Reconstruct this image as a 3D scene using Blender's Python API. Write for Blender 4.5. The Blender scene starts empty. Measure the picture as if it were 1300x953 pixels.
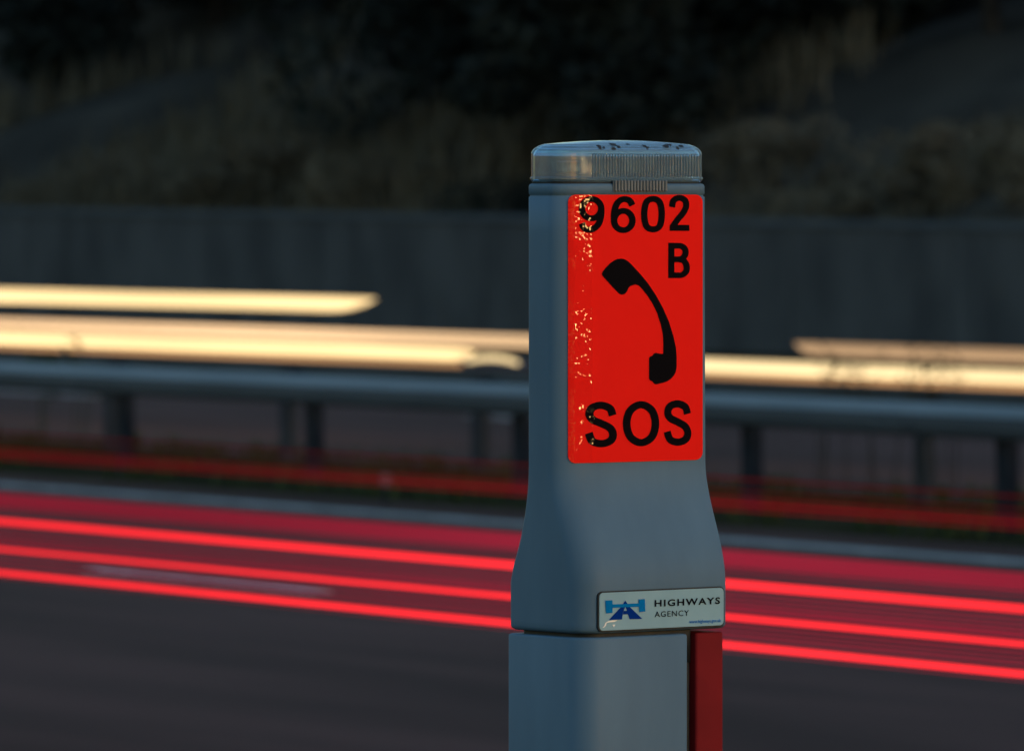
import bpy, bmesh, math, random
from mathutils import Vector
from mathutils.geometry import tessellate_polygon
R = math.radians
random.seed(7)
sc = bpy.context.scene
col = sc.collection

# World axes: X runs across the motorway (away from the near verge), Y along it, Z up from the near carriageway.
THETA = math.atan(5500 / 9500)          # angle between the camera axis and the road
ST, CT = math.sin(THETA), math.cos(THETA)
CAM_H = 1.8

# ------------------------------------------------------------------ helpers
def tag(o, label=None, cat=None, group=None, kind=None):
    if label: o['label'] = label
    if cat: o['category'] = cat
    if group: o['group'] = group
    if kind: o['kind'] = kind
    return o

def empty(name, loc, rz=0.0):
    o = bpy.data.objects.new(name, None)
    o.empty_display_size = 0.2
    o.location = loc
    o.rotation_euler = (0, 0, rz)
    col.objects.link(o)
    return o

def mesh_obj(name, verts, faces, mat, parent=None, smooth=False, loc=None):
    me = bpy.data.meshes.new(name)
    me.from_pydata([tuple(v) for v in verts], [], faces)
    me.validate()
    me.materials.append(mat)
    if smooth:
        for p in me.polygons: p.use_smooth = True
    me.update()
    o = bpy.data.objects.new(name, me)
    col.objects.link(o)
    if parent: o.parent = parent
    if loc: o.location = loc
    return o

class MB:
    def __init__(self): self.v = []; self.f = []
    def add(self, verts, faces):
        n = len(self.v)
        self.v += [tuple(v) for v in verts]
        self.f += [tuple(i + n for i in f) for f in faces]
    def box(self, x0, x1, y0, y1, z0, z1, ch=0.0):
        if ch <= 0:
            v = [(x0,y0,z0),(x1,y0,z0),(x1,y1,z0),(x0,y1,z0),(x0,y0,z1),(x1,y0,z1),(x1,y1,z1),(x0,y1,z1)]
            f = [(3,2,1,0),(4,5,6,7),(0,1,5,4),(1,2,6,5),(2,3,7,6),(3,0,4,7)]
            self.add(v, f); return
        rings = []
        for z, d in ((z0, ch), (z0 + ch, 0), (z1 - ch, 0), (z1, ch)):
            a0, a1, b0, b1 = x0 + d, x1 - d, y0 + d, y1 - d
            c = ch
            rings.append([(a0+c,b0,z),(a1-c,b0,z),(a1,b0+c,z),(a1,b1-c,z),(a1-c,b1,z),(a0+c,b1,z),(a0,b1-c,z),(a0,b0+c,z)])
        self.loft(rings)
    def loft(self, rings, cap=True, closed=True):
        n = len(rings[0]); base = len(self.v)
        for r in rings: self.v += [tuple(p) for p in r]
        for i in range(len(rings) - 1):
            for j in range(n if closed else n - 1):
                k = (j + 1) % n
                self.f.append((base+i*n+j, base+i*n+k, base+(i+1)*n+k, base+(i+1)*n+j))
        if cap:
            self.f.append(tuple(base + j for j in reversed(range(n))))
            self.f.append(tuple(base + (len(rings)-1)*n + j for j in range(n)))
    def tube(self, pts, radii, n=8):
        rings = []
        for i, p in enumerate(pts):
            p = Vector(p)
            a = Vector(pts[max(0, i-1)]); b = Vector(pts[min(len(pts)-1, i+1)])
            t = (b - a).normalized()
            u = t.cross(Vector((0.31, 0.87, 0.38))).normalized(); w = t.cross(u)
            rings.append([p + radii[i]*(math.cos(2*math.pi*k/n)*u + math.sin(2*math.pi*k/n)*w) for k in range(n)])
        self.loft(rings)
    def build(self, name, mat, parent=None, smooth=False, loc=None):
        return mesh_obj(name, self.v, self.f, mat, parent, smooth, loc)

def new_mat(name):
    m = bpy.data.materials.new(name); m.use_nodes = True
    nt = m.node_tree
    return m, nt, nt.nodes['Principled BSDF']

def noise_mat(name, c0, c1, scale=8, detail=6, rough=0.7, spec=0.3, bump=0.0, bscale=None, metallic=0.0, lo=0.35, hi=0.65, stretch=None):
    m, nt, b = new_mat(name)
    N, L = nt.nodes, nt.links
    tc = N.new('ShaderNodeTexCoord')
    src = tc.outputs['Object']
    if stretch:
        mp = N.new('ShaderNodeMapping'); mp.inputs['Scale'].default_value = stretch
        L.new(src, mp.inputs['Vector']); src = mp.outputs['Vector']
    no = N.new('ShaderNodeTexNoise'); no.inputs['Scale'].default_value = scale; no.inputs['Detail'].default_value = detail
    L.new(src, no.inputs['Vector'])
    cr = N.new('ShaderNodeValToRGB')
    cr.color_ramp.elements[0].position = lo; cr.color_ramp.elements[1].position = hi
    cr.color_ramp.elements[0].color = (*c0, 1); cr.color_ramp.elements[1].color = (*c1, 1)
    L.new(no.outputs['Fac'], cr.inputs['Fac']); L.new(cr.outputs['Color'], b.inputs['Base Color'])
    b.inputs['Roughness'].default_value = rough
    b.inputs['Specular IOR Level'].default_value = spec
    b.inputs['Metallic'].default_value = metallic
    if bump:
        n2 = N.new('ShaderNodeTexNoise'); n2.inputs['Scale'].default_value = bscale or scale * 6; n2.inputs['Detail'].default_value = 4
        L.new(src, n2.inputs['Vector'])
        bp = N.new('ShaderNodeBump'); bp.inputs['Strength'].default_value = bump; bp.inputs['Distance'].default_value = 0.01
        L.new(n2.outputs['Fac'], bp.inputs['Height']); L.new(bp.outputs['Normal'], b.inputs['Normal'])
    return m

def glow_mat(name, c, strength, vary=.35):
    """light of passing lamps: brightness wavers slowly along the lane"""
    m = bpy.data.materials.new(name); m.use_nodes = True
    nt = m.node_tree; nt.nodes.clear(); N, L = nt.nodes, nt.links
    tc = N.new('ShaderNodeTexCoord'); mp = N.new('ShaderNodeMapping'); mp.inputs['Scale'].default_value = (14, .16, 14)
    L.new(tc.outputs['Object'], mp.inputs['Vector'])
    no = N.new('ShaderNodeTexNoise'); no.inputs['Scale'].default_value = 1; no.inputs['Detail'].default_value = 5
    L.new(mp.outputs['Vector'], no.inputs['Vector'])
    mr = N.new('ShaderNodeMapRange'); mr.inputs['From Min'].default_value = .3; mr.inputs['From Max'].default_value = .7
    mr.inputs['To Min'].default_value = strength*(1 - vary); mr.inputs['To Max'].default_value = strength*(1 + vary)
    L.new(no.outputs['Fac'], mr.inputs['Value'])
    e = N.new('ShaderNodeEmission'); e.inputs['Color'].default_value = (*c, 1); L.new(mr.outputs['Result'], e.inputs['Strength'])
    o = N.new('ShaderNodeOutputMaterial'); L.new(e.outputs[0], o.inputs['Surface'])
    return m

# ------------------------------------------------------------------ materials
def sheet_mat(name, base, amp=0.070, cell=500):
    """prismatic reflective film: coloured sheet under a clear coat made of tiny tilted facets"""
    m, nt, b = new_mat(name); N, L = nt.nodes, nt.links
    tc = N.new('ShaderNodeTexCoord')
    sub = N.new('ShaderNodeTexNoise'); sub.inputs['Scale'].default_value = 30; sub.inputs['Detail'].default_value = 3
    L.new(tc.outputs['Object'], sub.inputs['Vector'])
    mix = N.new('ShaderNodeMix'); mix.data_type = 'RGBA'
    mix.inputs['A'].default_value = (*[x * .93 for x in base], 1); mix.inputs['B'].default_value = (*base, 1)
    L.new(sub.outputs['Fac'], mix.inputs['Factor']); L.new(mix.outputs['Result'], b.inputs['Base Color'])
    b.inputs['Roughness'].default_value = 0.6
    b.inputs['Specular IOR Level'].default_value = 0.0
    vo = N.new('ShaderNodeTexVoronoi'); vo.inputs['Scale'].default_value = cell; vo.inputs['Randomness'].default_value = .45
    L.new(tc.outputs['Object'], vo.inputs['Vector'])
    s = N.new('ShaderNodeVectorMath'); s.operation = 'SUBTRACT'; s.inputs[1].default_value = (.5, .5, .5)
    L.new(vo.outputs['Color'], s.inputs[0])
    k = N.new('ShaderNodeVectorMath'); k.operation = 'MULTIPLY'; k.inputs[1].default_value = (amp, amp, amp*1.5)
    L.new(s.outputs[0], k.inputs[0])
    # worn stretches of the film lie flat and mirror nothing
    big = N.new('ShaderNodeTexNoise'); big.inputs['Scale'].default_value = 17; big.inputs['Detail'].default_value = 2.5
    L.new(tc.outputs['Object'], big.inputs['Vector'])
    ra = N.new('ShaderNodeMapRange'); ra.inputs['From Min'].default_value = 0.38; ra.inputs['From Max'].default_value = 0.46
    L.new(big.outputs['Fac'], ra.inputs['Value'])
    geo = N.new('ShaderNodeNewGeometry')
    ad = N.new('ShaderNodeVectorMath'); ad.operation = 'ADD'
    L.new(geo.outputs['Normal'], ad.inputs[0]); L.new(k.outputs[0], ad.inputs[1])
    nm = N.new('ShaderNodeVectorMath'); nm.operation = 'NORMALIZE'; L.new(ad.outputs[0], nm.inputs[0])
    L.new(nm.outputs[0], b.inputs['Coat Normal'])
    L.new(ra.outputs['Result'], b.inputs['Coat Weight'])
    b.inputs['Coat Roughness'].default_value = 0.02
    b.inputs['Coat IOR'].default_value = 1.20
    return m

M = {}
M['red_sheet'] = sheet_mat('red_reflective_sheet', (0.97, 0.016, 0.010))
M['black_film'] = sheet_mat('black_film', (0.006, 0.005, 0.006))
M['plastic'] = noise_mat('grey_plastic', (0.068, 0.126, 0.186), (0.088, 0.158, 0.226), scale=5, detail=12, rough=0.55, spec=0.22, bump=0.04, bscale=500, stretch=(2, 2, .45))
M['plastic_dark'] = noise_mat('dark_grey_plastic', (0.010, 0.012, 0.014), (0.016, 0.019, 0.021), scale=25, rough=0.6, bump=0.05, bscale=500)
M['red_plastic'] = noise_mat('red_plastic', (0.150, 0.0075, 0.009), (0.190, 0.010, 0.0115), scale=14, rough=0.7, spec=0.08, bump=0.04, bscale=500)
M['label'] = noise_mat('label_plate', (0.215, 0.37, 0.44), (0.235, 0.40, 0.47), scale=30, rough=0.3, spec=0.4)
M['ink'] = noise_mat('black_ink', (0.008, 0.008, 0.01), (0.012, 0.012, 0.014), rough=0.8, spec=0.0)
M['light_blue'] = noise_mat('light_blue_ink', (0.003, 0.15, 0.40), (0.004, 0.165, 0.43), rough=0.8, spec=0.0)
M['navy'] = noise_mat('navy_ink', (0.003, 0.030, 0.20), (0.004, 0.033, 0.22), rough=0.8, spec=0.0)
M['url'] = noise_mat('blue_ink', (0.02, 0.13, 0.42), (0.02, 0.14, 0.44), rough=0.8, spec=0.0)
M['steel'] = noise_mat('glint_white', (0.85, 0.8, 0.7), (0.9, 0.86, 0.78), rough=0.25)  # bright colour standing in for the glint on the label corner
M['asphalt'] = noise_mat('asphalt', (0.039, 0.0170, 0.0145), (0.076, 0.034, 0.0295), scale=1.3, detail=10, stretch=(1, .13, 1), rough=0.95, spec=0.08, bump=0.5, bscale=60)
M['line'] = noise_mat('worn_white_paint', (0.15, 0.16, 0.16), (0.30, 0.31, 0.31), scale=3.5, detail=9, rough=0.75, bump=0.2, bscale=60)
M['dash'] = noise_mat('white_lane_paint', (0.26, 0.25, 0.25), (0.46, 0.44, 0.44), scale=3.5, detail=9, rough=0.75, bump=0.2, bscale=60)
M['beam_face'] = noise_mat('shaded_beam_face', (0.038, 0.046, 0.056), (0.054, 0.063, 0.074), scale=1.6, detail=8, rough=0.7, spec=0.2, stretch=(3, 0.5, 3))
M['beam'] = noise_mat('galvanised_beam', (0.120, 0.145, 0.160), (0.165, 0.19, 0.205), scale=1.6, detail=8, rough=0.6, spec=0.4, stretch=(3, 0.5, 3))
M['beam_dark'] = noise_mat('dark_beam', (0.020, 0.024, 0.030), (0.04, 0.046, 0.055), scale=1.6, detail=8, rough=0.7, stretch=(3, 0.5, 3))  # darker tone for the whole rear barrier beam
M['steel_post'] = noise_mat('steel_post', (0.010, 0.013, 0.019), (0.018, 0.022, 0.03), scale=6, rough=0.8, spec=0.08)
M['far_post'] = noise_mat('weathered_post', (0.034, 0.036, 0.042), (0.046, 0.049, 0.056), scale=6, rough=0.8, spec=0.08)
M['soil'] = noise_mat('verge_soil', (0.020, 0.021, 0.010), (0.042, 0.036, 0.020), scale=0.9, detail=10, rough=1.0, spec=0.0, bump=0.8, bscale=12)
M['bank'] = noise_mat('bank_soil', (0.035, 0.032, 0.028), (0.062, 0.054, 0.044), scale=0.5, detail=9, rough=1.0, spec=0.0, bump=1.0, bscale=6, lo=0.38, hi=0.62)
M['grass'] = noise_mat('reserve_grass', (0.020, 0.036, 0.012), (0.055, 0.062, 0.022), scale=2.2, rough=0.9, spec=0.1)
M['dry_grass'] = noise_mat('dry_grass', (0.088, 0.072, 0.048), (0.135, 0.110, 0.074), scale=0.7, rough=0.95, spec=0.05)
M['fence'] = noise_mat('slate_fence_boards', (0.044, 0.046, 0.050), (0.072, 0.074, 0.078), scale=1.1, detail=9, rough=0.9, spec=0.1, stretch=(1.2, 1.2, .6))
M['fence_rail'] = noise_mat('fence_rail', (0.056, 0.066, 0.078), (0.075, 0.086, 0.10), scale=1.5, rough=0.9, spec=0.1)
M['evergreen'] = noise_mat('dark_evergreen_leaf', (0.010, 0.013, 0.012), (0.026, 0.031, 0.025), scale=0.9, rough=0.85, spec=0.1)
M['olive'] = noise_mat('olive_scrub_leaf', (0.108, 0.090, 0.062), (0.150, 0.125, 0.085), scale=0.9, rough=0.9, spec=0.1)
M['brown'] = noise_mat('brown_scrub', (0.108, 0.088, 0.062), (0.150, 0.122, 0.085), scale=0.8, rough=0.95, spec=0.05)
M['bark'] = noise_mat('bark', (0.018, 0.015, 0.013), (0.045, 0.037, 0.030), scale=5, rough=0.95, spec=0.05, bump=0.5)
M['weed'] = noise_mat('dead_weed', (0.020, 0.018, 0.010), (0.040, 0.034, 0.018), scale=20, rough=0.95, spec=0.05)
M['weed_green'] = noise_mat('green_weed', (0.018, 0.030, 0.010), (0.035, 0.050, 0.016), scale=20, rough=0.9, spec=0.1)
M['marker'] = noise_mat('pale_marker', (0.12, 0.13, 0.13), (0.16, 0.17, 0.17), scale=20, rough=0.6)

# clear lens: polycarbonate with road dirt lying on its crown
def lens_mat():
    m, nt, b = new_mat('clear_lens'); N, L = nt.nodes, nt.links
    b.inputs['Base Color'].default_value = (0.42, 0.66, 0.84, 1)
    b.inputs['Roughness'].default_value = 0.10
    b.inputs['IOR'].default_value = 1.49
    b.inputs['Transmission Weight'].default_value = 0.80
    tc = N.new('ShaderNodeTexCoord')
    no = N.new('ShaderNodeTexNoise'); no.inputs['Scale'].default_value = 60; no.inputs['Detail'].default_value = 3
    L.new(tc.outputs['Object'], no.inputs['Vector'])
    mr = N.new('ShaderNodeMapRange'); mr.inputs['From Min'].default_value = .3; mr.inputs['From Max'].default_value = .7
    mr.inputs['To Min'].default_value = .04; mr.inputs['To Max'].default_value = .16
    L.new(no.outputs['Fac'], mr.inputs['Value']); L.new(mr.outputs['Result'], b.inputs['Roughness'])
    return m
M['lens'] = lens_mat()
M['reflector'] = noise_mat('lamp_reflector', (0.12, 0.12, 0.12), (0.4, 0.37, 0.33), scale=60, rough=0.35, metallic=0.6)
M['lamp_tray'] = noise_mat('lamp_tray', (0.03, 0.04, 0.05), (0.06, 0.075, 0.085), scale=20, rough=0.6)
M['grime'] = noise_mat('bird_grime', (0.012, 0.014, 0.018), (0.03, 0.032, 0.036), scale=90, rough=0.8)

# ------------------------------------------------------------------ ground and roads
def sheet(name, prof, y0, y1, mat, ny=1, jitter=None, kind='structure'):
    v, f = [], []
    n = len(prof)
    for j in range(ny + 1):
        y = y0 + (y1 - y0) * j / ny
        for (x, z) in prof:
            dx, dz = jitter(x, y) if jitter else (0, 0)
            v.append((x + dx, y, z + dz))
    for j in range(ny):
        for i in range(n - 1):
            a = j*n + i
            f.append((a, a+1, a+n+1, a+n))
    o = mesh_obj(name, v, f, mat)
    tag(o, kind=kind)
    return o

sheet('ground', [(-1500, 4), (-60, 1.6), (-8, .8), (2.5, .5), (4.4, .39), (5.25, .36), (5.75, -.03), (21.3, -.03), (21.9, .05), (23.6, .05), (24.3, -.03), (41.5, -.03), (43.0, .02), (44.6, .02), (600, -.02), (1500, -.02)], -600, 1500, M['soil'], ny=60)
sheet('near_carriageway', [(5.7, 0.0), (13.0, .004), (21.3, 0.0)], -600, 1500, M['asphalt'])
sheet('far_carriageway', [(24.3, 0.0), (33, .004), (41.5, 0.0)], -600, 1500, M['asphalt'])

def stripe(name, x, w, y0, y1, z=.009):
    mb = MB(); mb.box(x - w/2, x + w/2, y0, y1, 0.0005, z)
    o = mb.build(name, M['line']); tag(o, kind='structure'); return o
stripe('edge_line', 20.42, .20, -300, 900)
stripe('edge_line', 8.25, .2, -300, 9.2)
stripe('edge_line', 40.2, .2, -300, 900)
# broken lane lines (2 m marks every 9 m)
def dashes(name, x, y_start, y0, y1):
    mb = MB()
    y = y_start
    while y > y0: y -= 9
    while y < y1:
        mb.box(x - .055, x + .055, y, y + 2.3, 0.0005, .009); y += 9
    o = mb.build(name, M['dash']); tag(o, kind='structure')
dashes('lane_line', 16.15, 29.6, -150, 600)
dashes('lane_line', 12.25, -6.5, -150, 10)
dashes('lane_line', 30.0, 50.2, -150, 600)
dashes('lane_line', 34.8, 48, -150, 600)

# ------------------------------------------------------------------ embankment
def hnoise(x, y):
    return (0.28*math.sin(.9*x + .37*y) + .22*math.sin(.31*x - .83*y + 1.3) + .12*math.sin(2.1*x + 1.7*y + .4) + .1*math.sin(1.3*y - .2*x))
def bank_z(x, y):
    t = max(0, min(1, (x - 44.9) / 20))
    return .03 + 8.6 * t + hnoise(x, y) * min(1, max(0, (x - 45.2) / 2.5)) * .8
prof = [(44.6, 0)] + [(44.9 + .5*i, 0) for i in range(44)] + [(70, 0), (90, 0), (160, 0)]
v, f = [], []
ys = [-200, -100, -40, 0, 20] + [30 + .8*i for i in range(120)] + [140, 170, 220, 350, 700, 1500]
for y in ys:
    for x, _ in prof:
        v.append((x, y, bank_z(x, y) if x > 44.7 else -.1))
n = len(prof)
for j in range(len(ys) - 1):
    for i in range(n - 1):
        a = j*n + i; f.append((a, a+1, a+n+1, a+n))
tag(mesh_obj('embankment', v, f, M['bank'], smooth=True), kind='structure')

def tufts(name, mat, spots, hgt, per, spread, zf, width=.012):
    mb = MB()
    for (x, y) in spots:
        for _ in range(per):
            px, py = x + random.gauss(0, spread), y + random.gauss(0, spread)
            z = zf(px, py) - .02
            h = hgt * random.uniform(.5, 1.2)
            a = random.uniform(0, 6.28); ln = random.uniform(.1, .55) * h
            w = width * random.uniform(.7, 1.4)
            wx, wy = -math.sin(a)*w, math.cos(a)*w
            dx, dy = math.cos(a)*ln, math.sin(a)*ln
            mb.add([(px-wx, py-wy, z), (px+wx, py+wy, z), (px+dx*.4+wx*.7, py+dy*.4+wy*.7, z+h*.6), (px+dx*.4-wx*.7, py+dy*.4-wy*.7, z+h*.6), (px+dx, py+dy, z+h)],
                   [(0,1,2,3), (3,2,4)])
    return mb.build(name, mat)

sp = [(random.uniform(21.45, 24.1), random.uniform(24, 56)) for _ in range(520)]
o = tufts('grass', M['grass'], sp, .13, 9, .12, lambda x, y: .03)
tag(o, 'short rough dark green grass along the central reserve under the crash barrier', 'grass', kind='stuff')
sp = []
while len(sp) < 2000:
    x, y = random.triangular(44.9, 54, 45.6), random.uniform(50, 120)
    if math.sin(.22*y + .5) + .5*math.sin(.6*y + x*.4) > -.55: sp.append((x, y))
o = tufts('dry_grass', M['dry_grass'], sp, .80, 14, .35, bank_z, .02)
tag(o, 'dead brown winter grass covering the dark embankment', 'grass', kind='stuff')

# ------------------------------------------------------------------ boundary fence at the foot of the bank
def fence_top(y): return 1.53 + (y - 77) * .0050
fence = tag(empty('boundary_fence', (44.2, 77, 0)), 'long slate grey close-boarded fence at the foot of the dark embankment', 'fence')
mb = MB(); y = 30.0
while y < 150:
    w = .145
    d = random.uniform(-.006, .006)
    mb.box(-.012 + d, .012 + d, y - 77, y - 77 + w + .004, .02, fence_top(y) - .06 + random.uniform(-.012, .012)); y += w
mb.build('board_panel', M['fence'], fence)
mb = MB()
v = []
for (zo0, zo1) in ((-.05, .03), ):
    for y in (30, 150):
        v += [(-.05, y-77, fence_top(y)+zo0), (.03, y-77, fence_top(y)+zo0), (.03, y-77, fence_top(y)+zo1), (-.05, y-77, fence_top(y)+zo1)]
mb.add(v, [(0,1,2,3), (7,6,5,4), (0,4,5,1), (1,5,6,2), (2,6,7,3), (3,7,4,0)])
mb.build('top_rail', M['fence_rail'], fence)
y = 31.0
while y < 150:
    mb = MB(); mb.box(.034, .12, y-77-.05, y-77+.05, -.2, fence_top(y) - .055, .006)
    mb.build('fence_post', M['fence'], fence); y += 2.7

# ------------------------------------------------------------------ shrubs and trees on the bank
def leaf_cloud(clumps, n, size, seed):
    rnd = random.Random(seed); mb = MB()
    for _ in range(n):
        cx, cy, cz, r = rnd.choice(clumps)
        while True:
            d = Vector((rnd.uniform(-1, 1), rnd.uniform(-1, 1), rnd.uniform(-1, 1)))
            if .15 < d.length < 1: break
        d *= d.length ** -.45
        p = Vector((cx, cy, cz)) + Vector((d.x*r, d.y*r, d.z*r*.85))
        if p.z < .05: continue
        nrm = Vector((rnd.gauss(0, 1), rnd.gauss(0, 1), rnd.gauss(.5, 1))).normalized()
        u = nrm.orthogonal().normalized(); w = nrm.cross(u)
        a = rnd.uniform(0, 6.28); u, w = u*math.cos(a)+w*math.sin(a), w*math.cos(a)-u*math.sin(a)
        s = size * rnd.uniform(.6, 1.4)
        mb.add([p - u*s, p + w*s*.45, p + u*s, p - w*s*.45], [(0, 1, 2, 3)])
    return mb

def branches(rnd, base, height, r, n):
    mb = MB()
    mb.tube([(0,0,-.3), (rnd.uniform(-.1,.1), rnd.uniform(-.1,.1), height*.4), (rnd.uniform(-.25,.25), rnd.uniform(-.25,.25), height*.95)], [r, r*.7, r*.15], 7)
    for _ in range(n):
        z = rnd.uniform(.18, .8) * height; a = rnd.uniform(0, 6.28); l = rnd.uniform(.25, .42) * height
        e = Vector((math.cos(a)*l, math.sin(a)*l, z + l*rnd.uniform(.4, .9)))
        mid = Vector((e.x*.5, e.y*.5, z + (e.z - z)*.38))
        mb.tube([(0, 0, z), mid, e], [r*.4, r*.25, r*.05], 5)
    return mb

def shrub_meshes(kind, seed):
    rnd = random.Random(seed)
    if kind == 'bush':
        cl = [(rnd.gauss(0, .7), rnd.gauss(0, .8), rnd.uniform(.35, 1.25), rnd.uniform(.35, .7)) for _ in range(11)]
        return leaf_cloud(cl, 3400, .075, seed), branches(rnd, None, 1.4, .05, 9)
    h = rnd.uniform(4.6, 5.6)
    cl = [(rnd.gauss(0, .95), rnd.gauss(0, 1.0), rnd.uniform(.9, h), rnd.uniform(.5, 1.0)) for _ in range(26)]
    return leaf_cloud(cl, 9000, .11, seed), branches(rnd, None, h, .13, 14)

def plant(name, crown_name, kind, seed, mat, loc, label, cat, group, scale=(1, 1, 1), rz=0):
    c, t = shrub_meshes(kind, seed)
    root = empty(name, loc, rz); root.scale = scale
    tag(root, label, cat, group)
    c.build(crown_name, M[mat], root); t.build('trunk' if kind == 'tree' else 'stem', M['bark'], root)
    return root
def copy_tree(o, loc, rz, scale, label):
    c = o.copy(); col.objects.link(c); c.location = loc; c.rotation_euler = (0, 0, rz); c.scale = scale; c['label'] = label
    for ch in list(o.children):
        d = ch.copy(); col.objects.link(d); d.parent = c
    return c

def along(x_px, P):            # distance along the road at which the bearing x_px meets the line at P
    k = (x_px - 650) / 9500
    return P / math.tan(math.atan(k) + THETA)

shrubs = [  # bearing, P, kind, material, scale, label
    ('tree', 'evergreen', 590, 50.5, 1.0, 'dense dark evergreen tree on the bank just left of the phone post top'),
    ('tree', 'evergreen', 790, 49.5, 1.05, 'dense dark evergreen tree on the bank directly behind the phone post top'),
    ('tree', 'evergreen', 930, 53.5, 1.0, 'dark evergreen tree high on the bank just right of the phone post top'),
    ('tree', 'evergreen', 60, 52.5, 1.0, 'dark evergreen tree high on the bank at the far left'),
    ('tree', 'evergreen', 270, 55.0, .9, 'black looking tree high on the bank, second from the far left'),
    ('tree', 'evergreen', 430, 54.5, 1.0, 'dark tree high on the bank, third from the far left'),
    ('tree', 'evergreen', 1090, 54.0, 1.0, 'dark tree high on the bank, second from the far right'),
    ('tree', 'evergreen', 1260, 53.0, 1.0, 'dark tree high on the bank at the far right'),
    ('tree', 'evergreen', 165, 55.8, .95, 'black tree on the upper bank behind the second and the far left trees'),
    ('tree', 'evergreen', 350, 56.0, 1.0, 'black tree on the upper bank between the second and third trees from the left'),
    ('tree', 'evergreen', 520, 55.5, 1.0, 'black tree on the upper bank just left of the dense evergreens'),
    ('tree', 'evergreen', 690, 54.5, 1.05, 'tall dark evergreen tree filling the gap between the two dense evergreens'),
    ('tree', 'evergreen', 860, 52.0, 1.0, 'dense dark evergreen tree standing close to the right of the phone post top'),
    ('tree', 'evergreen', 1010, 55.5, 1.0, 'black tree on the upper bank, third from the far right'),
    ('tree', 'evergreen', 1180, 55.8, 1.0, 'black tree on the upper bank just left of the far right tree'),
    ('bush', 'brown', 130, 48.2, 1.0, 'brown bare scrub bush above the fence at the far left'),
    ('bush', 'olive', 250, 47.6, .9, 'low olive brown bush above the fence, second from the far left'),
    ('bush', 'brown', 350, 48.6, 1.0, 'brown bare scrub bush above the fence midway between the left edge and the phone post'),
    ('bush', 'olive', 470, 47.8, .85, 'low olive brown bush above the fence, nearest on the left of the dark evergreen'),
    ('bush', 'brown', 990, 48.5, 1.0, 'brown bare scrub bush above the fence, first to the right of the phone post'),
    ('bush', 'olive', 1080, 47.5, .9, 'low olive brown bush above the fence, second to the right of the phone post'),
    ('bush', 'brown', 1190, 48.4, 1.05, 'brown bare scrub bush above the fence near the right edge'),
    ('bush', 'olive', 1290, 47.8, .9, 'low olive brown bush above the fence at the far right edge'),
    ('bush', 'evergreen', 690, 47.7, 1.0, 'low black green bush in front of the evergreens beside the phone post top'),
]
proto = {}
for i, (kind, mat, px, P, s, label) in enumerate(shrubs):
    y = along(px, P); loc = (P, y, bank_z(P, y) - .1)
    if kind == 'bush': s *= .66
    sc3 = (s*random.uniform(.9, 1.15), s*random.uniform(.9, 1.15), s*random.uniform(.92, 1.1)); rz = random.uniform(0, 6.28)
    key = (kind, mat, i % 2 if kind == 'tree' else 0)
    if key not in proto:
        nm = {'tree': 'evergreen_tree', 'bush': 'scrub_bush'}[kind]
        proto[key] = plant(nm, 'crown', kind, 11 + i, mat, loc, label, kind, 'trees on the embankment' if kind == 'tree' else 'bushes above the fence', sc3, rz)
    else:
        copy_tree(proto[key], loc, rz, sc3, label)

# ------------------------------------------------------------------ crash barriers in the central reserve
def beam_mesh(y0, y1, zb, zt, face=-1):
    """open-box beam: sloped top shoulder, upright face, turned-in bottom lip; face = -1 looks to the near side"""
    h = zt - zb
    p = [(.0, zt), (-.050, zt - .010), (-.086, zt - .052), (-.093, zt - .075), (-.095, zb + .045), (-.075, zb + .008), (-.03, zb), (.0, zb + .01)]
    inner = [(x + .006 if x < -.01 else x + .004, z) for x, z in p]
    ring = [(x * -face, z) for x, z in p] + [(.012 * -face, zb + .01), (.012 * -face, zt)]
    mb = MB()
    mb.loft([[(x, y0, z) for x, z in ring], [(x, y1, z) for x, z in ring]])
    return mb

def barrier(name, label, P, mat, post_y, zt, zb, face, y0, y1):
    yc = 38.0
    root = tag(empty(name, (P, yc, .05)), label, 'crash barrier', 'crash barriers of the central reserve')
    y = y0; k = 0
    L_ = 9.7
    while y < y1:
        bm_ = beam_mesh(y - yc + .004, y + L_ - yc - .004, zb - .05, zt - .05, face)
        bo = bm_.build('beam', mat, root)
        if mat == M['beam']:          # sky light painted in: paler shoulder, darkened face and lip
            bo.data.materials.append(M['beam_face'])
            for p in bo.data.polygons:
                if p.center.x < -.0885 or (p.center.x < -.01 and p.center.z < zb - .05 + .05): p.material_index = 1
        sp_ = MB(); o_ = face * .098
        sp_.box(min(o_, o_ + face*.006), max(o_, o_ + face*.006), y - yc - .16, y - yc + .16, zb - .05 + .06, zt - .05 - .14, .001)
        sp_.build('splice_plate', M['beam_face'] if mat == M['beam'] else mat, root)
        y += L_
    for py in post_y:
        mb = MB()
        x0 = .016 if face < 0 else -.016
        d = 1 if face < 0 else -1
        a, b = x0, x0 + d*.072
        mb.box(min(a, b), max(a, b), py - yc - .055, py - yc - .045, -.12, zt - .05 - .03)
        mb.box(min(a, a + d*.012), max(a, a + d*.012), py - yc - .045, py - yc + .055, -.12, zt - .05 - .03)
        mb.box(min(b, b - d*.012), max(b, b - d*.012), py - yc - .045, py - yc + .055, -.12, zt - .05 - .03)
        mb.build('post', M['steel_post'] if face < 0 else M['far_post'], root)
    return root

near_posts = [32.5 + 2.52*i for i in range(-7, 16)]
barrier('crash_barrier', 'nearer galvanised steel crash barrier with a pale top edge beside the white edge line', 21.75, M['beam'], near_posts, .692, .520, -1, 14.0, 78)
far_posts = [32.9 + 2.52*i for i in range(-7, 18)]
barrier('crash_barrier', 'darker crash barrier seen behind the nearer galvanised one', 23.25, M['beam_dark'], far_posts, .700, .50, 1, 15.5, 84)

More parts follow.
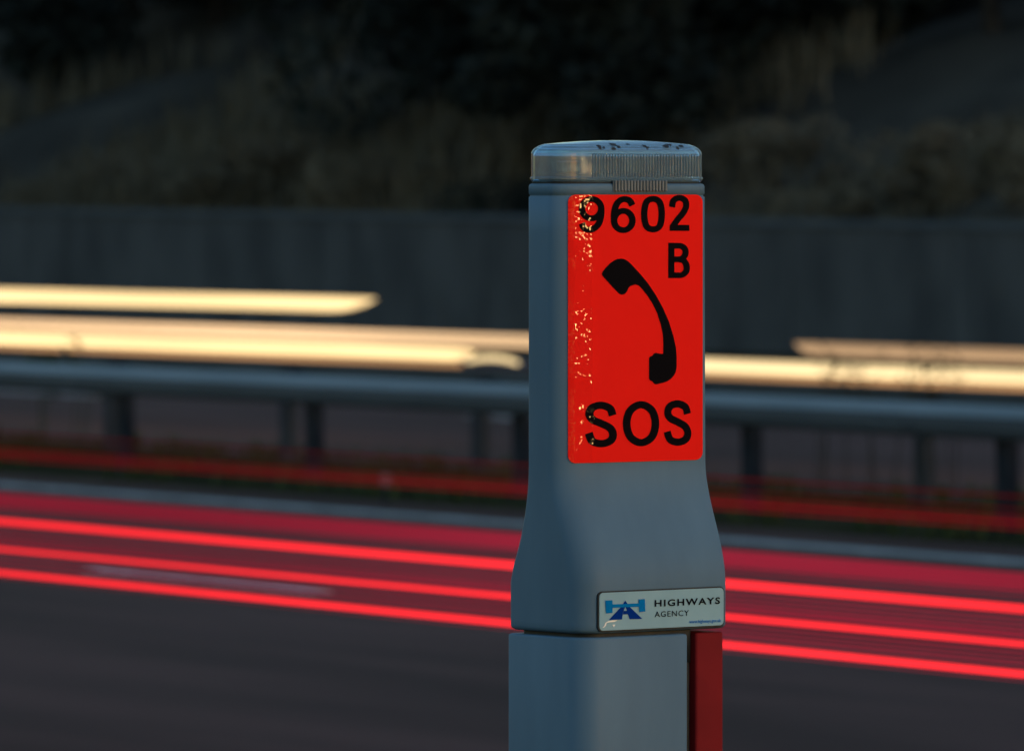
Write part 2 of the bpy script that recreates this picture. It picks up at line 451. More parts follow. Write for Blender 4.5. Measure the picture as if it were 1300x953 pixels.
# weeds growing through the barriers
def weed(loc, h, seed, mat, label, leafy=False, group=None):
    rnd = random.Random(seed)
    root = tag(empty('weed', loc), label, 'weed', group)
    st = MB(); lf = MB()
    for s in range(3 if leafy else 2):
        lean = (rnd.gauss(0, .06), rnd.gauss(0, .06)); hh = h*rnd.uniform(.75, 1)
        bx, by = rnd.gauss(0, .05), rnd.gauss(0, .05)
        st.tube([(bx, by, -.05), (bx+lean[0]*.5, by+lean[1]*.5, hh*.55), (bx+lean[0], by+lean[1], hh)], [.0045, .0035, .002], 5)
        for b in range(5):
            z = hh*rnd.uniform(.55, .98); a = rnd.uniform(0, 6.28); l = rnd.uniform(.05, .12)
            x0, y0 = bx+lean[0]*z/hh, by+lean[1]*z/hh
            x1, y1, z1 = x0+math.cos(a)*l, y0+math.sin(a)*l, z+l*.8
            st.tube([(x0, y0, z), (x1, y1, z1)], [.003, .002], 4)
            for q in range(7 if leafy else 4):
                c = Vector((x1, y1, z1)) + Vector((rnd.gauss(0, .022), rnd.gauss(0, .022), rnd.gauss(0, .02)))
                nrm = Vector((rnd.gauss(0, 1), rnd.gauss(0, 1), rnd.gauss(0, 1))).normalized(); u = nrm.orthogonal().normalized(); w = nrm.cross(u)
                s_ = (.035 if leafy else .016)*rnd.uniform(.7, 1.3)
                lf.add([c-u*s_, c+w*s_*.5, c+u*s_, c-w*s_*.5], [(0,1,2,3)])
    st.build('stem', M[mat], root); lf.build('foliage', M[mat], root)
    return root
def at_px(px, P, z=.05): return (P, along(px, P), z)
weed(at_px(62, 22.4), .74, 1, 'weed_green', 'dark leafy weed topping the barrier at the far left', True)
weed(at_px(92, 22.6), .77, 2, 'weed_green', 'dark leafy weed topping the barrier, second from the far left', True)
for i, (px, h) in enumerate(((1030, .94), (1056, .88), (1096, .98), (1122, .96), (1157, .90), (1192, .90), (1214, 1.0))):
    weed(at_px(px, 22.3 + .07*(i % 4)), h, 20 + i, 'weed', 'thin dead weed stem standing above the barrier right of the phone post', group='dead weeds above the barrier')

# small pale marker stub at the carriageway edge
mk = tag(empty('edge_marker', at_px(490, 21.05, 0)), 'small pale marker stub at the road edge below the barrier', 'marker')
mb = MB(); mb.tube([(0,0,-.03), (0,0,.11)], [.012, .012], 8); mb.build('stake', M['steel_post'], mk)
mb = MB(); mb.box(-.012, .012, -.035, .035, .11, .18, .004); mb.build('reflector_head', M['marker'], mk)

# ------------------------------------------------------------------ streaks of vehicle light hanging over the lanes
def streak(name, P, h, px0, px1, dia_z, mat, label, group=None, tap0=0, tap1=0, skew=0.0, dia_x=None, bow=None, sh0=0, sh1=0):
    y0, y1 = along(px0, P), along(px1, P)       # y0 is the farther (left) end
    stn = []
    for t, s in ((0, .02), (.25, .5), (.5, .78), (.75, .94), (1, 1)) if tap0 else ((0, 1),): stn.append((y0 - tap0*t if tap0 else y0, s))
    if bow:
        for q in range(1, 12): stn.append((y0 + (y1 - y0)*q/12, 1))
    for t, s in ((0, 1), (.25, .94), (.5, .78), (.75, .5), (1, .02)) if tap1 else ((1, 1),): stn.append((y1 + tap1*(1-t) if tap1 else y1, s))
    stn.sort(key=lambda q: -q[0])
    yc = (y0 + y1)/2
    rings = []; n = 14
    for qi, (y, s) in enumerate(stn):
        sh = sh0 if qi == 0 else (-sh1 if qi == len(stn) - 1 else 0)
        dz = skew * (1 - s) * dia_z/2
        if bow: t = (y - y0)/(y1 - y0); dz += bow * 4*t*(1-t)
        rings.append([((dia_x or dia_z)/2*s*math.cos(2*math.pi*k/n), y - yc + sh*math.sin(2*math.pi*k/n), dz + dia_z/2*s*math.sin(2*math.pi*k/n)) for k in range(n)])
    mb = MB(); mb.loft(rings)
    o = mb.build(name, mat, None, True, (P, yc, h))
    return tag(o, label, 'light trail', group)

def rise(y650, P): return CAM_H - (y650 - 246) * P / (9500 * ST)      # height of a line through y650 at mid-frame
hot = glow_mat('headlight_glow', (1.0, .70, .33), .42)
hot2 = glow_mat('headlight_glow_soft', (1.0, .74, .38), .33)
tan = glow_mat('dipped_glow', (1.0, .64, .34), .32)
tan2 = glow_mat('dipped_glow_dim', (1.0, .62, .33), .125)
red = glow_mat('tail_glow', (1.0, .022, .030), .40)
red2 = glow_mat('tail_glow_soft', (1.0, .030, .040), 1.25)
dim = glow_mat('tail_glow_dim', (1.0, .045, .11), .072)

dimmer = glow_mat('tail_glow_dimmer', (1.0, .03, .05), .037)
dimmest = glow_mat('tail_glow_dimmest', (1.0, .05, .05), 0.0141)
amber = glow_mat('headlight_edge_glow', (1.0, .52, .22), .15)
streak('headlight_trail', 34.0, rise(392, 34.0), -350, 478, .135, hot, 'short topmost cream headlight streak ending in a slanted point on the left', tap1=.95, skew=.9)
streak('headlight_trail', 26.2, rise(452.5, 26.2), -350, 604, .088, hot, 'long brightest cream headlight streak just above the barrier left of the phone post', tap1=.34, skew=.5)
streak('headlight_trail', 26.1, rise(465, 26.1), -350, 584, .040, amber, 'amber lower fringe under the brightest cream streak left of the phone post')
streak('headlight_trail', 27.0, rise(428.5, 27.0), -350, 700, .040, tan, 'upper strand of the dim tan headlight streak on the left')
streak('headlight_trail', 27.0, rise(437.5, 27.0), -350, 690, .042, tan, 'lower strand of the dim tan headlight streak on the left')
streak('headlight_trail', 26.0, rise(461.5, 26.0), 592, 660, .040, hot2, 'short arched headlight streak just left of the phone post', tap0=.3, tap1=.4, bow=.035)
streak('headlight_trail', 26.2, rise(454, 26.2), 760, 1650, .088, hot2, 'bright cream headlight streak above the barrier right of the phone post')
streak('headlight_trail', 26.1, rise(466, 26.1), 760, 1650, .042, amber, 'amber lower fringe under the bright cream streak right of the phone post')
streak('headlight_trail', 27.0, rise(430, 27.0), 1008, 1650, .088, tan2, 'dim tan headlight streak above the bright one at the right, starting abruptly', tap0=.28, skew=.9)

streak('taillight_trail', 10.6, rise(717, 10.6), -350, 1650, .018, red, 'uppermost of the three bright red tail-light streaks', dia_x=.022)
streak('taillight_trail', 9.82, rise(757, 9.82), -350, 1650, .0105, red, 'middle and thinner of the three bright red tail-light streaks', dia_x=.02)
streak('taillight_trail', 9.19, rise(791, 9.19), -350, 1650, .013, red, 'lowest of the three bright red tail-light streaks', dia_x=.024)
faint = 'faint thin red tail-light streak glowing among the brighter red ones'
for (P, y6, d, m_) in [(11.9, 678.5, .0105, dim), (11.75, 684, .0120, dim), (11.6, 689.5, .0120, dim), (11.45, 695, .0090, dim)] + [(10.9 - .019*(y_ - 700), y_, d_*.85, dim) for (y_, d_) in ((701, .0035), (706.5, .0028), (727, .0050), (732.5, .0045), (738, .0052), (743.5, .0065), (748.5, .0085), (765, .0048), (770.5, .0040), (776, .0042), (781, .0050), (799, .0022))]:
    streak('taillight_trail', P, rise(y6, P), -350, 1650, d, m_, faint, 'faint red tail-light streaks')
streak('taillight_trail', 13.25, rise(619.5, 13.25), -350, 1650, .0115, dimmer, 'dull red tail-light streak crossing in front of the barrier posts')
streak('taillight_trail', 13.1, rise(613.5, 13.1), -350, 1650, .0055, dimmer, 'very thin red streak hugging the top of the dull one before the barrier posts')
streak('taillight_trail', 13.4, rise(626.5, 13.4), -350, 1650, .0060, dimmer, 'very thin red streak hugging the bottom of the dull one before the barrier posts')
streak('taillight_trail', 14.3, rise(590, 14.3), -350, 1650, .010, dimmest, 'barely visible red streak crossing just under the barrier beam')
streak('taillight_trail', 13.6, rise(604, 13.6), -350, 1650, .008, dimmest, 'barely visible red streak just above the dull one before the barrier posts')

# ------------------------------------------------------------------ the emergency phone post
W, D = .2425, .069                      # head: front width, side depth
BASE_Z = .37
# corner of the head in camera coordinates -> world
cx, cy = .062, 9.5
ang = R(38.5) - THETA
ca, sa = math.cos(ang), math.sin(ang)
c_w = (cx*CT + cy*ST, -cx*ST + cy*CT)
OX, OY = .118, .030
root_loc = (c_w[0] + OX*ca - OY*sa, c_w[1] + OX*sa + OY*ca, BASE_Z)
phone = tag(empty('emergency_phone', root_loc, ang), 'blue grey emergency phone post with a bright red sign, clear lamp cap and flared foot', 'emergency phone')
ZO = CAM_H - BASE_Z                    # local height of the camera's eye level
def Lp(a, d, z): return (a - OX, d - OY, z + ZO)

def lerp(a, b, t): return a + (b - a)*t
def sstep(t): t = max(0, min(1, t)); return t*t*(3 - 2*t)

def outline(a0, a1, d0, d1, fl, other=(.006, .006), n=10, inset=0.0, nstraight=1):
    """rounded rectangle, counter-clockwise from above, starting on the front face; fl = radii of the front-left corner"""
    a0 += inset; a1 -= inset; d0 += inset; d1 -= inset
    pts = []
    oa, ob = other
    for i in range(nstraight + 1):     # front face, left to right
        pts.append((lerp(a0 + fl[0], a1 - oa, i/nstraight), d0))
    def corner(cx_, cd_, ra, rb, a_s):
        for i in range(1, n + 1):
            t = a_s + math.pi/2*i/n
            pts.append((cx_ + ra*math.cos(t), cd_ + rb*math.sin(t)))
    corner(a1 - oa, d0 + ob, oa, ob, -math.pi/2)
    pts.append((a1, d1 - ob)); corner(a1 - oa, d1 - ob, oa, ob, 0)
    pts.append((a0 + oa, d1)); corner(a0 + oa, d1 - ob, oa, ob, math.pi/2)
    pts.append((a0, d0 + fl[1]))
    for i in range(1, n):
        t = math.pi + math.pi/2*i/n
        pts.append((a0 + fl[0] + fl[0]*math.cos(t), d0 + fl[1] + fl[1]*math.sin(t)))
    return pts

FL_UP, FL_DN = (.050, .028), (.036, .034)
def head_params(z):
    y = 246 - z*1000
    tf = sstep((y - 588)/157); tb = (y - 590)/143
    tb = 0 if tb < 0 else (tb*tb if tb < .93 else min(1, .865 + .135*sstep((tb - .93)/.14)))
    f_ = .045*tf; b_ = .037*tb
    fl = (lerp(FL_UP[0], FL_DN[0], tf), lerp(FL_UP[1], FL_DN[1], tf))
    return f_, b_, fl
levels = [(.0125, .0025), (.0145, .0055)]   # placeholder order fixed below
zs = [(-.5575, .006), (-.5565, .003), (-.5545, .0008), (-.5520, 0)]
z = -.545
while z < -.335: zs.append((z, 0)); z += .006
zs += [(-.30, 0), (-.2, 0), (-.1, 0), (-.05, 0), (-.0040, 0), (-.0034, .0012), (-.0012, .0012), (-.0006, 0), (.0095, 0), (.0118, .0008), (.0132, .003)]
rings = []
for z, ins in zs:
    f_, b_, fl = head_params(z)
    taper = .0015*max(0, (z + .33)/.345) if z > -.33 else .004*sstep((-.34 - z)/.16)
    rings.append([Lp(a, d, z) for a, d in outline(0, W - taper, -f_, D + b_, fl, inset=ins)])
mb = MB(); mb.loft(rings)
housing = mb.build('housing', M['plastic'], phone, True)

# base box below the seam: the column that carries the head down to the ground
BF, BB = -.045, D + .037
def prism(name, a0, a1, d0, d1, z0, z1, fl, mat, parent, other=(.006, .006), fillet=.003, smooth=True):
    mb = MB()
    rr = []
    for z, ins in ((z0, 0), (z1 - fillet, 0), (z1 - fillet*.3, fillet*.3), (z1, fillet)):
        rr.append([Lp(a, d, z) for a, d in outline(a0, a1, d0, d1, fl, other, inset=ins)])
    mb.loft(rr)
    return mb.build(name, mat, parent, smooth)
column = prism('column', -.001, .1715, BF - .001, BB + .001, -ZO - .12, -.5620, (.036, .034), M['plastic'], phone, (.003, .003))
prism('seam_neck', .012, .190, BF + .012, BB - .012, -.60, -.552, (.03, .03), M['plastic_dark'], phone, fillet=.001)
prism('door_jamb', .1718, .1885, BF + .014, BB - .004, -ZO - .10, -.5645, (.003, .003), M['plastic_dark'], phone, (.003, .003), .001)
prism('red_panel', .1890, .2350, BF + .003, BB - .006, -ZO - .10, -.5620, (.004, .004), M['red_plastic'], phone, (.004, .004), .002)
prism('mounting_plate', -.05, .285, BF - .05, BB + .05, -ZO - .14, -ZO + .012, (.02, .02), M['plastic_dark'], phone, (.02, .02), .004)

# front skin of the head: sheet artwork lies on this surface
CREASE = .0255             # the film folds back flat over this much of its left edge before following the corner
def skin_e(a):
    d = FL_UP[0] - a
    if d <= 0: return 0.0, 0.0
    if d < CREASE: return d*math.tan(R(8.5)), 8.5
    q = d/FL_UP[0]
    return FL_UP[1]*(1 - math.sqrt(max(0, 1 - q*q))), math.degrees(math.atan(FL_UP[1]/FL_UP[0]*q/math.sqrt(max(1e-6, 1 - q*q))))
def skin(a, z, lift):
    e, t = skin_e(a)
    nx, ny = -math.sin(R(t)), -math.cos(R(t))
    return Lp(a + nx*lift, e + ny*lift, z)
def art(px, y):       # artwork units of the sign face -> metres along the face; the film bends round the left edge
    s_ = .01157 + (px - 721)*.0013044
    a = s_
    if s_ < FL_UP[0]:
        lo_, hi_ = s_, FL_UP[0]
        for _ in range(30):
            a = (lo_ + hi_)/2
            if a - .794*skin_e(a)[0] < s_: lo_ = a
            else: hi_ = a
    return a, (246 - y)*(9.5 + .622*a)/9500

def strip_panel(name, mat, parent, x0, x1, ytop, ybot, rad, lift, thick, mapper=None, nx=140):
    """thin sheet with rounded corners bent over the skin"""
    cols = []
    for i in range(nx + 1):
        # cosine-spaced columns catch the corner arcs
        t = i/nx
        cols.append(x0 + (x1 - x0)*t)
    extra = [x0 + rad*(1 - math.cos(math.pi/2*k/6)) for k in range(1, 6)] + [x1 - rad*(1 - math.cos(math.pi/2*k/6)) for k in range(1, 6)]
    cols = sorted(set(cols + extra))
    v = []; f = []
    nr = 12
    for c in cols:
        r_in = 0
        if c < x0 + rad: d = (x0 + rad - c)/rad; r_in = 1 - math.sqrt(max(0, 1 - d*d))
        elif c > x1 - rad: d = (c - x1 + rad)/rad; r_in = 1 - math.sqrt(max(0, 1 - d*d))
        for l in (lift, lift - thick):
            for k in range(nr + 1):
                a, _ = (mapper or art)(c, ytop)
                zt = art_z(a, ytop + 0) - 0; zb = art_z(a, ybot)
                zt2 = zt - r_in*rad*.0010; zb2 = zb + r_in*rad*.0010
                v.append((skin)(a, lerp(zt2, zb2, k/nr), l))
    m = 2*(nr + 1)
    for i in range(len(cols) - 1):
        for k in range(nr):
            p = i*m + k
            f.append((p, p+1, p+m+1, p+m))
            q = p + nr + 1
            f.append((q, q+m, q+m+1, q+1))
        for k in (0, nr):
            p = i*m + k; q = p + nr + 1
            f.append((p, p+m, q+m, q) if k == 0 else (p, q, q+m, p+m))
    for k in range(nr):
        p = k; q = k + nr + 1; f.append((p, q, q+1, p+1))
        p = (len(cols)-1)*m + k; q = p + nr + 1; f.append((p, p+1, q+1, q))
    return mesh_obj(name, v, f, mat, parent, False)
def art_z(a, y): return (246 - y)/1000.0
sign = strip_panel('sign_panel', M['red_sheet'], phone, 721.0, 891.2, 247.2, 588.3, 9.5, .0016, .0022)

# lettering: strokes in artwork units
def catmull(pts, n=10, closed=False):
    out = []; m = len(pts)
    rng = range(m if closed else m - 1)
    for i in rng:
        g = lambda j: pts[j % m] if closed else pts[max(0, min(m-1, j))]
        p0, p1, p2, p3 = g(i-1), g(i), g(i+1), g(i+2)
        for k in range(n):
            t = k/n
            out.append(tuple(.5*((2*p1[c]) + (-p0[c]+p2[c])*t + (2*p0[c]-5*p1[c]+4*p2[c]-p3[c])*t*t + (-p0[c]+3*p1[c]-3*p2[c]+p3[c])*t**3) for c in (0, 1)))
    if not closed: out.append(tuple(pts[-1]))
    return out
def densify(pts, step=2.0):
    out = [pts[0]]
    for a, b in zip(pts, pts[1:]):
        n = max(1, int(math.dist(a, b)/step))
        out += [(lerp(a[0], b[0], k/n), lerp(a[1], b[1], k/n)) for k in range(1, n+1)]
    return out
def ribbon(mb, pts, w, closed=False, lift=.0023, wx=None):
    """stroke of width w (wx = width where it runs upright)"""
    n = len(pts); v = []
    for i, p in enumerate(pts):
        a = pts[(i-1) % n] if (closed or i) else p; b = pts[(i+1) % n] if (closed or i < n-1) else p
        tx, ty = b[0]-a[0], b[1]-a[1]; l = math.hypot(tx, ty) or 1; tx /= l; ty /= l
        ww = lerp(w, wx or w, ty*ty)
        for s in (1, -1):
            q = (p[0] - ty*ww/2*s, p[1] + tx*ww/2*s)
            aa, zz = art(*q); v.append(skin(aa, zz, lift))
    f = [(2*i, 2*((i+1) % n), 2*((i+1) % n)+1, 2*i+1) for i in range(n if closed else n-1)]
    f = [t[::-1] for t in f]
    mb.add(v, f)
def ell(cx_, cy_, rx, ry, n=48): return [(cx_+rx*math.sin(2*math.pi*k/n), cy_-ry*math.cos(2*math.pi*k/n)) for k in range(n)]
def glyph(name, parts):
    mb = MB()
    for i, (pts, w, closed, wx) in enumerate(parts): ribbon(mb, pts, w, closed, .0023 + .00008*i, wx)
    return mb.build(name, M['black_film'], sign_parent)
sign_parent = sign
glyph('digit_nine', [(ell(749.6, 265.0, 11.9, 12.2), 7.4, True, 8.0), (catmull([(761.6, 264), (761.4, 273), (758.5, 283.5), (752.5, 290), (746, 291.6), (740.2, 289.3), (737.4, 283.4)]), 7.6, False, 8.0)])
glyph('digit_six', [(ell(789.4, 280.0, 11.6, 12.2), 7.4, True, 8.0), (catmull([(777.9, 281), (778.0, 271), (780.6, 260), (786, 254.2), (792, 252.9), (797.6, 255), (800.9, 260.8)]), 7.6, False, 8.0)])
glyph('digit_zero', [(catmull([(827.2, 252.6), (835.6, 256.8), (838.4, 271.8), (835.6, 287), (827.2, 291.2), (818.8, 287), (816.0, 271.8), (818.8, 256.8)], 8, True), 7.6, True, 8.0)])
glyph('digit_two', [(catmull([(851.6, 263), (853.4, 254.8), (860.8, 251.2), (868, 254.4), (869.6, 261.4), (866.2, 269.6), (858.6, 278.8), (852.6, 287.5)]) , 7.5, False, 7.8), (densify([(848.6, 289.3), (873.6, 289.3)]), 7.6, False, 7.6)])
glyph('letter_b', [(densify([(850.6, 308.2), (850.6, 353.0)]), 7.6, False, 7.6),
    (catmull([(853, 312.0), (858, 311.9), (864, 312.6), (868.3, 317), (868.0, 324), (863, 328.6), (857, 329.2), (853, 329.2)]), 7.2, False, 7.8),
    (catmull([(853, 329.3), (860, 329.3), (866.4, 331), (870.0, 337.2), (869.4, 344.5), (864, 348.9), (857, 349.3), (853, 349.3)]), 7.2, False, 7.8)])
S1 = [(776.0, 527.0), (772.4, 518.2), (761.5, 514.2), (750.6, 517.2), (746.8, 525.2), (750.8, 532.4), (761.5, 537.2), (772.4, 543.0), (776.4, 551.3), (773, 559.2), (762, 562.8), (750.5, 559.6), (746.0, 549.4)]
glyph('letter_s', [(catmull(S1), 9.2, False, 9.8)])
glyph('letter_o', [(catmull([(812, 513.4), (825.5, 520.6), (830.3, 537.4), (825.5, 554.4), (812, 561.6), (798.5, 554.4), (793.7, 537.4), (798.5, 520.6)], 8, True), 9.2, True, 9.6)])
S2 = [(841 + 4.3 + (x - 746)*(26.4/30.4), y - 1.9) for x, y in S1]
glyph('letter_s', [(catmull(S2), 9.2, False, 9.0)])

def poly(mb, pts, mapf):
    """flat filled polygon"""
    vs = [mapf(*p) for p in pts]
    tri = tessellate_polygon([[Vector((p[0], p[1], 0)) for p in pts]])
    mb.add(vs, [tuple(t) for t in tri])
def up(o):            # make every face of a thin marking look outwards (towards local -Y)
    bm = bmesh.new(); bm.from_mesh(o.data)
    for fc in bm.faces:
        fc.normal_update()
        if fc.normal.y > 0: fc.normal_flip()
    bm.to_mesh(o.data); bm.free()
hs = [(330,145),(336,130),(350,112),(385,75),(415,54),(435,46),(455,43),(475,45),(490,52),(510,66),(530,85),(590,150),(640,211),(690,285),(740,375),(780,465),(810,560),(828,640),(833,700),(833,770),(826,808),(812,832),(792,852),(768,868),(740,878),(695,888),(683,885),(668,867),(650,859),(647,850),(647,712),(652,703),(668,696),(681,680),(695,676),(720,682),(742,683),(744,620),(740,550),(728,490),(700,405),(670,345),(635,290),(600,247),(577,224),(555,217),(520,228),(508,240),(498,264),(485,280),(465,287),(448,281),(430,264),(335,160)]
mb = MB(); poly(mb, [(700 + x/5.295, 320 + y/5.295) for x, y in hs], lambda x, y: skin(*art(x, y), .0023))
h_o = mb.build('handset_symbol', M['black_film'], sign)
for o in list(sign.children): up(o)

# ---------------- label plate on the flared foot
def lab(px, y, lift=.0022):
    a = .02525 + (px - 760)*.0013037
    return Lp(a, -.045 - lift, (246 - y)*(9.4648 + .622*a)/9500)
def labm(a, z, lift=.0022): return Lp(a, -.045 - lift, z)
def rrect(a0, a1, z0, z1, r, n=6):
    pts = []
    for (cx_, cz_, s) in ((a1-r, z0+r, -90), (a1-r, z1-r, 0), (a0+r, z1-r, 90), (a0+r, z0+r, 180)):
        for k in range(n+1):
            t = R(s + 90*k/n); pts.append((cx_+r*math.cos(t), cz_+r*math.sin(t)))
    return pts
def plate(name, a0, a1, z0, z1, r, lift0, lift1, mat, parent):
    ring = rrect(a0, a1, z0, z1, r)
    mb = MB(); mb.loft([[labm(a, z, lift0) for a, z in ring], [labm(a, z, lift1 - .0002) for a, z in ring], [labm(lerp(a, (a0+a1)/2, .002), lerp(z, (z0+z1)/2, .006), lift1) for a, z in ring]])
    return mb.build(name, mat, parent)
rim = plate('label_rim', .0235, .2330, -.5552, -.5033, .0075, -.004, .0006, M['plastic_dark'], phone)
label = plate('label_plate', .0255, .2312, -.5532, -.5052, .0060, -.003, .0016, M['label'], phone)
def z8(x, y): return lab(750 + x/7.222, 740 + y/7.222)
def logo(name, polys, mat, lift):
    mb = MB()
    for pts in polys: poly(mb, pts, lambda x, y: lab(750 + x/7.222, 740 + y/7.222, lift))
    o = mb.build(name, mat, label); up(o); return o
logo('logo_road', [[(305,158),(345,215),(262,220)], [(262,220),(288,218),(276,330),(155,335)], [(322,216),(345,215),(460,325),(344,328),(329,283)], [(288,218),(303,217),(291,252),(321,251),(307,217),(322,216),(329,283),(284,284)]], M['navy'], .0021)
logo('logo_bridge', [[(122,157),(186,154),(188,192),(427,183),(423,146),(482,143),(486,258),(430,263),(428,214),(187,223),(188,270),(128,275)]], M['light_blue'], .0025)

def text_mesh(name, body, mat, parent, a0, a1, z0, z1, spacing=1.0, bold=0.0, cap=True, lift=.0022):
    cu = bpy.data.curves.new(name, 'FONT'); cu.body = body; cu.size = 1; cu.space_character = spacing; cu.offset = bold; cu.resolution_u = 3
    t = bpy.data.objects.new(name, cu); col.objects.link(t)
    dg = bpy.context.evaluated_depsgraph_get()
    me = bpy.data.meshes.new_from_object(t.evaluated_get(dg))
    bpy.data.objects.remove(t); bpy.data.curves.remove(cu)
    xs = [v.co.x for v in me.vertices]; ys_ = [v.co.y for v in me.vertices]
    x0, x1, y0, y1 = min(xs), max(xs), min(ys_), max(ys_)
    for v in me.vertices:
        v.co = labm(lerp(a0, a1, (v.co.x-x0)/(x1-x0)), lerp(z0, z1, (v.co.y-y0)/(y1-y0)), lift)
    me.materials.clear(); me.materials.append(mat)
    o = bpy.data.objects.new(name, me); col.objects.link(o); o.parent = parent; up(o); return o
text_mesh('lettering', 'HIGHWAYS', M['ink'], label, .1155, .2245, -.5258, -.5170, 1.22, .028)
text_mesh('lettering', 'AGENCY', M['ink'], label, .1155, .1725, -.5390, -.5318, 1.16, .006)
text_mesh('lettering', 'www.highways.gov.uk', M['url'], label, .1730, .2262, -.5503, -.5447, 1.0, .016)
# glint on the plate's lower left corner, painted as near-white patches
mb = MB(); poly(mb, [(95,405),(112,390),(122,362),(150,345),(190,338),(232,338),(205,352),(160,356),(135,362),(128,388),(110,405)], lambda x, y: lab(750+x/7.222, 740+y/7.222, .0023))
poly(mb, [(186,378),(214,376),(206,388),(202,402),(192,390)], lambda x, y: lab(750+x/7.222, 740+y/7.222, .0024))
o = mb.build('corner_glint', M['steel'], label); up(o)  # M['steel'] is the near-white glint colour, not bare metal

# ---------------- lamp cap
def cap_outline(inset, ribs=0.0, n=10):
    pts = outline(.0, W - .002, 0, D, (.050, .028), (.009, .009), n=n, inset=inset, nstraight=560)
    if ribs:
        out = []
        for (a, d) in pts:
            if d < inset + .0005 and .050 < a < .232:
                ph = ((a - .052)/.0047) % 1.0
                d -= ribs*math.sqrt(max(0, 1 - (2*ph - 1)**2)) - ribs*.5
            out.append((a, d))
        return out
    return pts
def cap_rings(off, top, rib):
    rr = []
    prof = [(.0165, 0, 0), (.0185, -.0012, 0), (.0205, -.0012, 0), (.0215, 0, rib), (.035, 0, rib), (.0500, 0, rib), (.0515, 0, 0), (.0545, .0010, 0), (.0580, .0030, 0), (.0612, .0070, 0), (.0635, .0120, 0)]
    for z, ins, rb in prof:
        rr.append([Lp(a, d, z - off) for a, d in cap_outline(ins + off + .0012, rb)])
    for k in range(1, 5):     # crowned top
        t = k/4.2
        base = cap_outline(.0132 + off)
        ca_, cd_ = (W - .002)/2, D/2
        rr.append([Lp(lerp(a, ca_, t), lerp(d, cd_, t), .0635 - off + (top - .0635)*(1 - (1 - t)**2)) for a, d in base])
    return rr
mb = MB()
outer = cap_rings(0, .0685, .0030); inner = cap_rings(.0032, .0685, 0)
mb.loft(outer, cap=False); no_ = len(mb.v); mb.loft([list(reversed(r)) for r in inner], cap=False)
nn = len(outer[0]); lo = len(outer)
mb.f.append(tuple((lo-1)*nn + j for j in range(nn)))
mb.f.append(tuple(no_ + (len(inner)-1)*nn + j for j in range(nn)))
for j in range(nn):           # close the foot between the two skins
    k = (j+1) % nn
    mb.f.append((k, j, no_ + nn-1-j, no_ + nn-1-k))
lens = mb.build('lamp_cap', M['lens'], phone, False)
for p in lens.data.polygons:
    pass
prism('lamp_seat', .003, W - .008, .003, D - .003, .010, .0172, (.048, .026), M['plastic_dark'], phone, fillet=.0005)
prism('lamp_tray', .010, W - .014, .010, D - .008, .0172, .026, (.040, .02), M['lamp_tray'], phone, fillet=.001)
for i, (a0, a1) in enumerate(((.030, .050), (.085, .118), (.128, .172), (.188, .208))):
    mb = MB(); mb.box(*[x - OX for x in (a0, a1)], .022 - OY, .048 - OY, .0262 + ZO, (.046 if i in (1, 2) else .042) + ZO, .002)
    mb.build('lamp_reflector', M['reflector'] if i % 2 == 0 else M['lamp_tray'], phone)
# ribbed clear tongue clipping the cap to the head
mb = MB(); k = 0; a = .0865
while a < .1715:
    mb.box(a - OX, a + .0040 - OX, -.0034 - OY, .0004 - OY, .0030 + ZO, .0175 + ZO, .0009); a += .0052
mb.box(.0850 - OX, .1730 - OX, -.0012 - OY, .0006 - OY, .0024 + ZO, .0168 + ZO, .0003)
mb.build('clip_tongue', M['lens'] if False else noise_mat('smoky_clip', (.075, .095, .115), (.11, .13, .15), scale=30, rough=.3, spec=.6), phone)
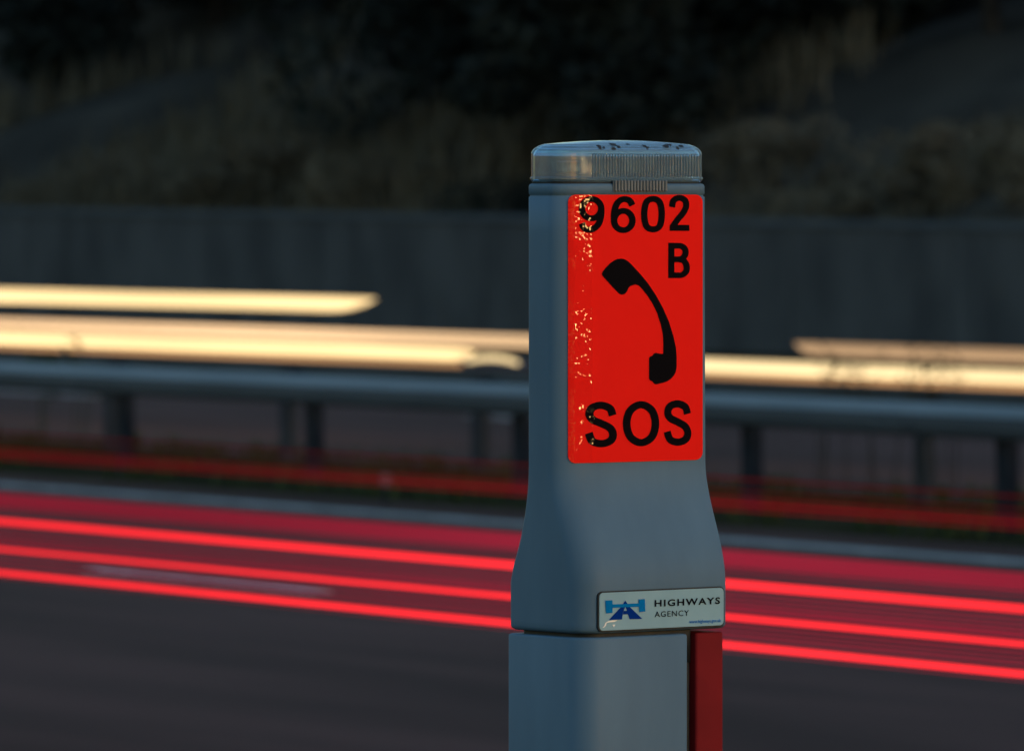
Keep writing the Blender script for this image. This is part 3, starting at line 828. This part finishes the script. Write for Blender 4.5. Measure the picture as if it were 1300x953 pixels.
# grime spots lying on the crown
rnd = random.Random(5)
mb = MB()
def crown_z(d):
    p = ((.0012, .0500), (.0022, .0545), (.0042, .0580), (.0082, .0612), (.0132, .0635), (.0200, .0653), (.03, .0672))
    for (d0, z0), (d1, z1) in zip(p, p[1:]):
        if d <= d1: return lerp(z0, z1, max(0, (d - d0)/(d1 - d0)))
    return .0672
for (a, d, r) in ((.068, .006, .0045), (.074, .005, .003), (.090, .004, .0035), (.094, .010, .007), (.100, .006, .004), (.143, .008, .0042), (.146, .005, .003), (.180, .007, .006), (.187, .011, .005), (.197, .005, .003), (.206, .008, .004), (.120, .012, .003)):
    pts_ = [(a, d)]
    for k in range(12):
        q = r*rnd.uniform(.4, 1.15); t_ = 2*math.pi*k/12
        pts_.append((a + q*math.cos(t_), max(.0025, d + q*.75*math.sin(t_))))
    mb = MB(); mb.add([Lp(p[0], p[1] - .0003, crown_z(p[1]) + .0006) for p in pts_], [(0, k, k % 12 + 1) for k in range(1, 13)])
    mb.build('grime_spot', M['grime'], phone)

# ------------------------------------------------------------------ light
SUN_AZ, SUN_EL = R(30.07 + 120), R(3.4)
w = bpy.data.worlds.new('World'); sc.world = w; w.use_nodes = True
nt = w.node_tree; bg = nt.nodes['Background']
sky = nt.nodes.new('ShaderNodeTexSky'); sky.sky_type = 'NISHITA'; sky.sun_disc = False
sky.sun_elevation = SUN_EL; sky.sun_rotation = SUN_AZ; sky.dust_density = .7; sky.air_density = 1.2; sky.ozone_density = 2.5
nt.links.new(sky.outputs[0], bg.inputs['Color']); bg.inputs['Strength'].default_value = 0.15
sun = bpy.data.lights.new('sun', 'SUN'); sun.energy = .31; sun.angle = R(6.8); sun.color = (1, .57, .20)
so = bpy.data.objects.new('sun', sun); col.objects.link(so)
dv = Vector((math.sin(SUN_AZ)*math.cos(SUN_EL), math.cos(SUN_AZ)*math.cos(SUN_EL), math.sin(SUN_EL)))
so.rotation_euler = dv.to_track_quat('Z', 'Y').to_euler(); so.location = (0, -20, 20)

# ------------------------------------------------------------------ camera
cam = bpy.data.cameras.new('camera'); co = bpy.data.objects.new('camera', cam); col.objects.link(co)
co.location = (0, 0, CAM_H); co.rotation_euler = (R(90), 0, -THETA)
cam.sensor_width = 36; cam.sensor_fit = 'HORIZONTAL'; cam.lens = 36*9500/1300
cam.shift_y = -230.5/1300
cam.clip_start = .1; cam.clip_end = 5000
cam.dof.use_dof = True; cam.dof.focus_distance = 9.5; cam.dof.aperture_fstop = 11.0
cam.dof.aperture_blades = 7
sc.camera = co

vs = sc.view_settings
vs.view_transform = 'Standard'; vs.look = 'None'; vs.gamma = 1; vs.use_curve_mapping = False; vs.exposure = 2.03
sc.cycles.use_denoising = True
sc.cycles.max_bounces = 10; sc.cycles.transmission_bounces = 10
sc.cycles.caustics_reflective = False; sc.cycles.caustics_refractive = False
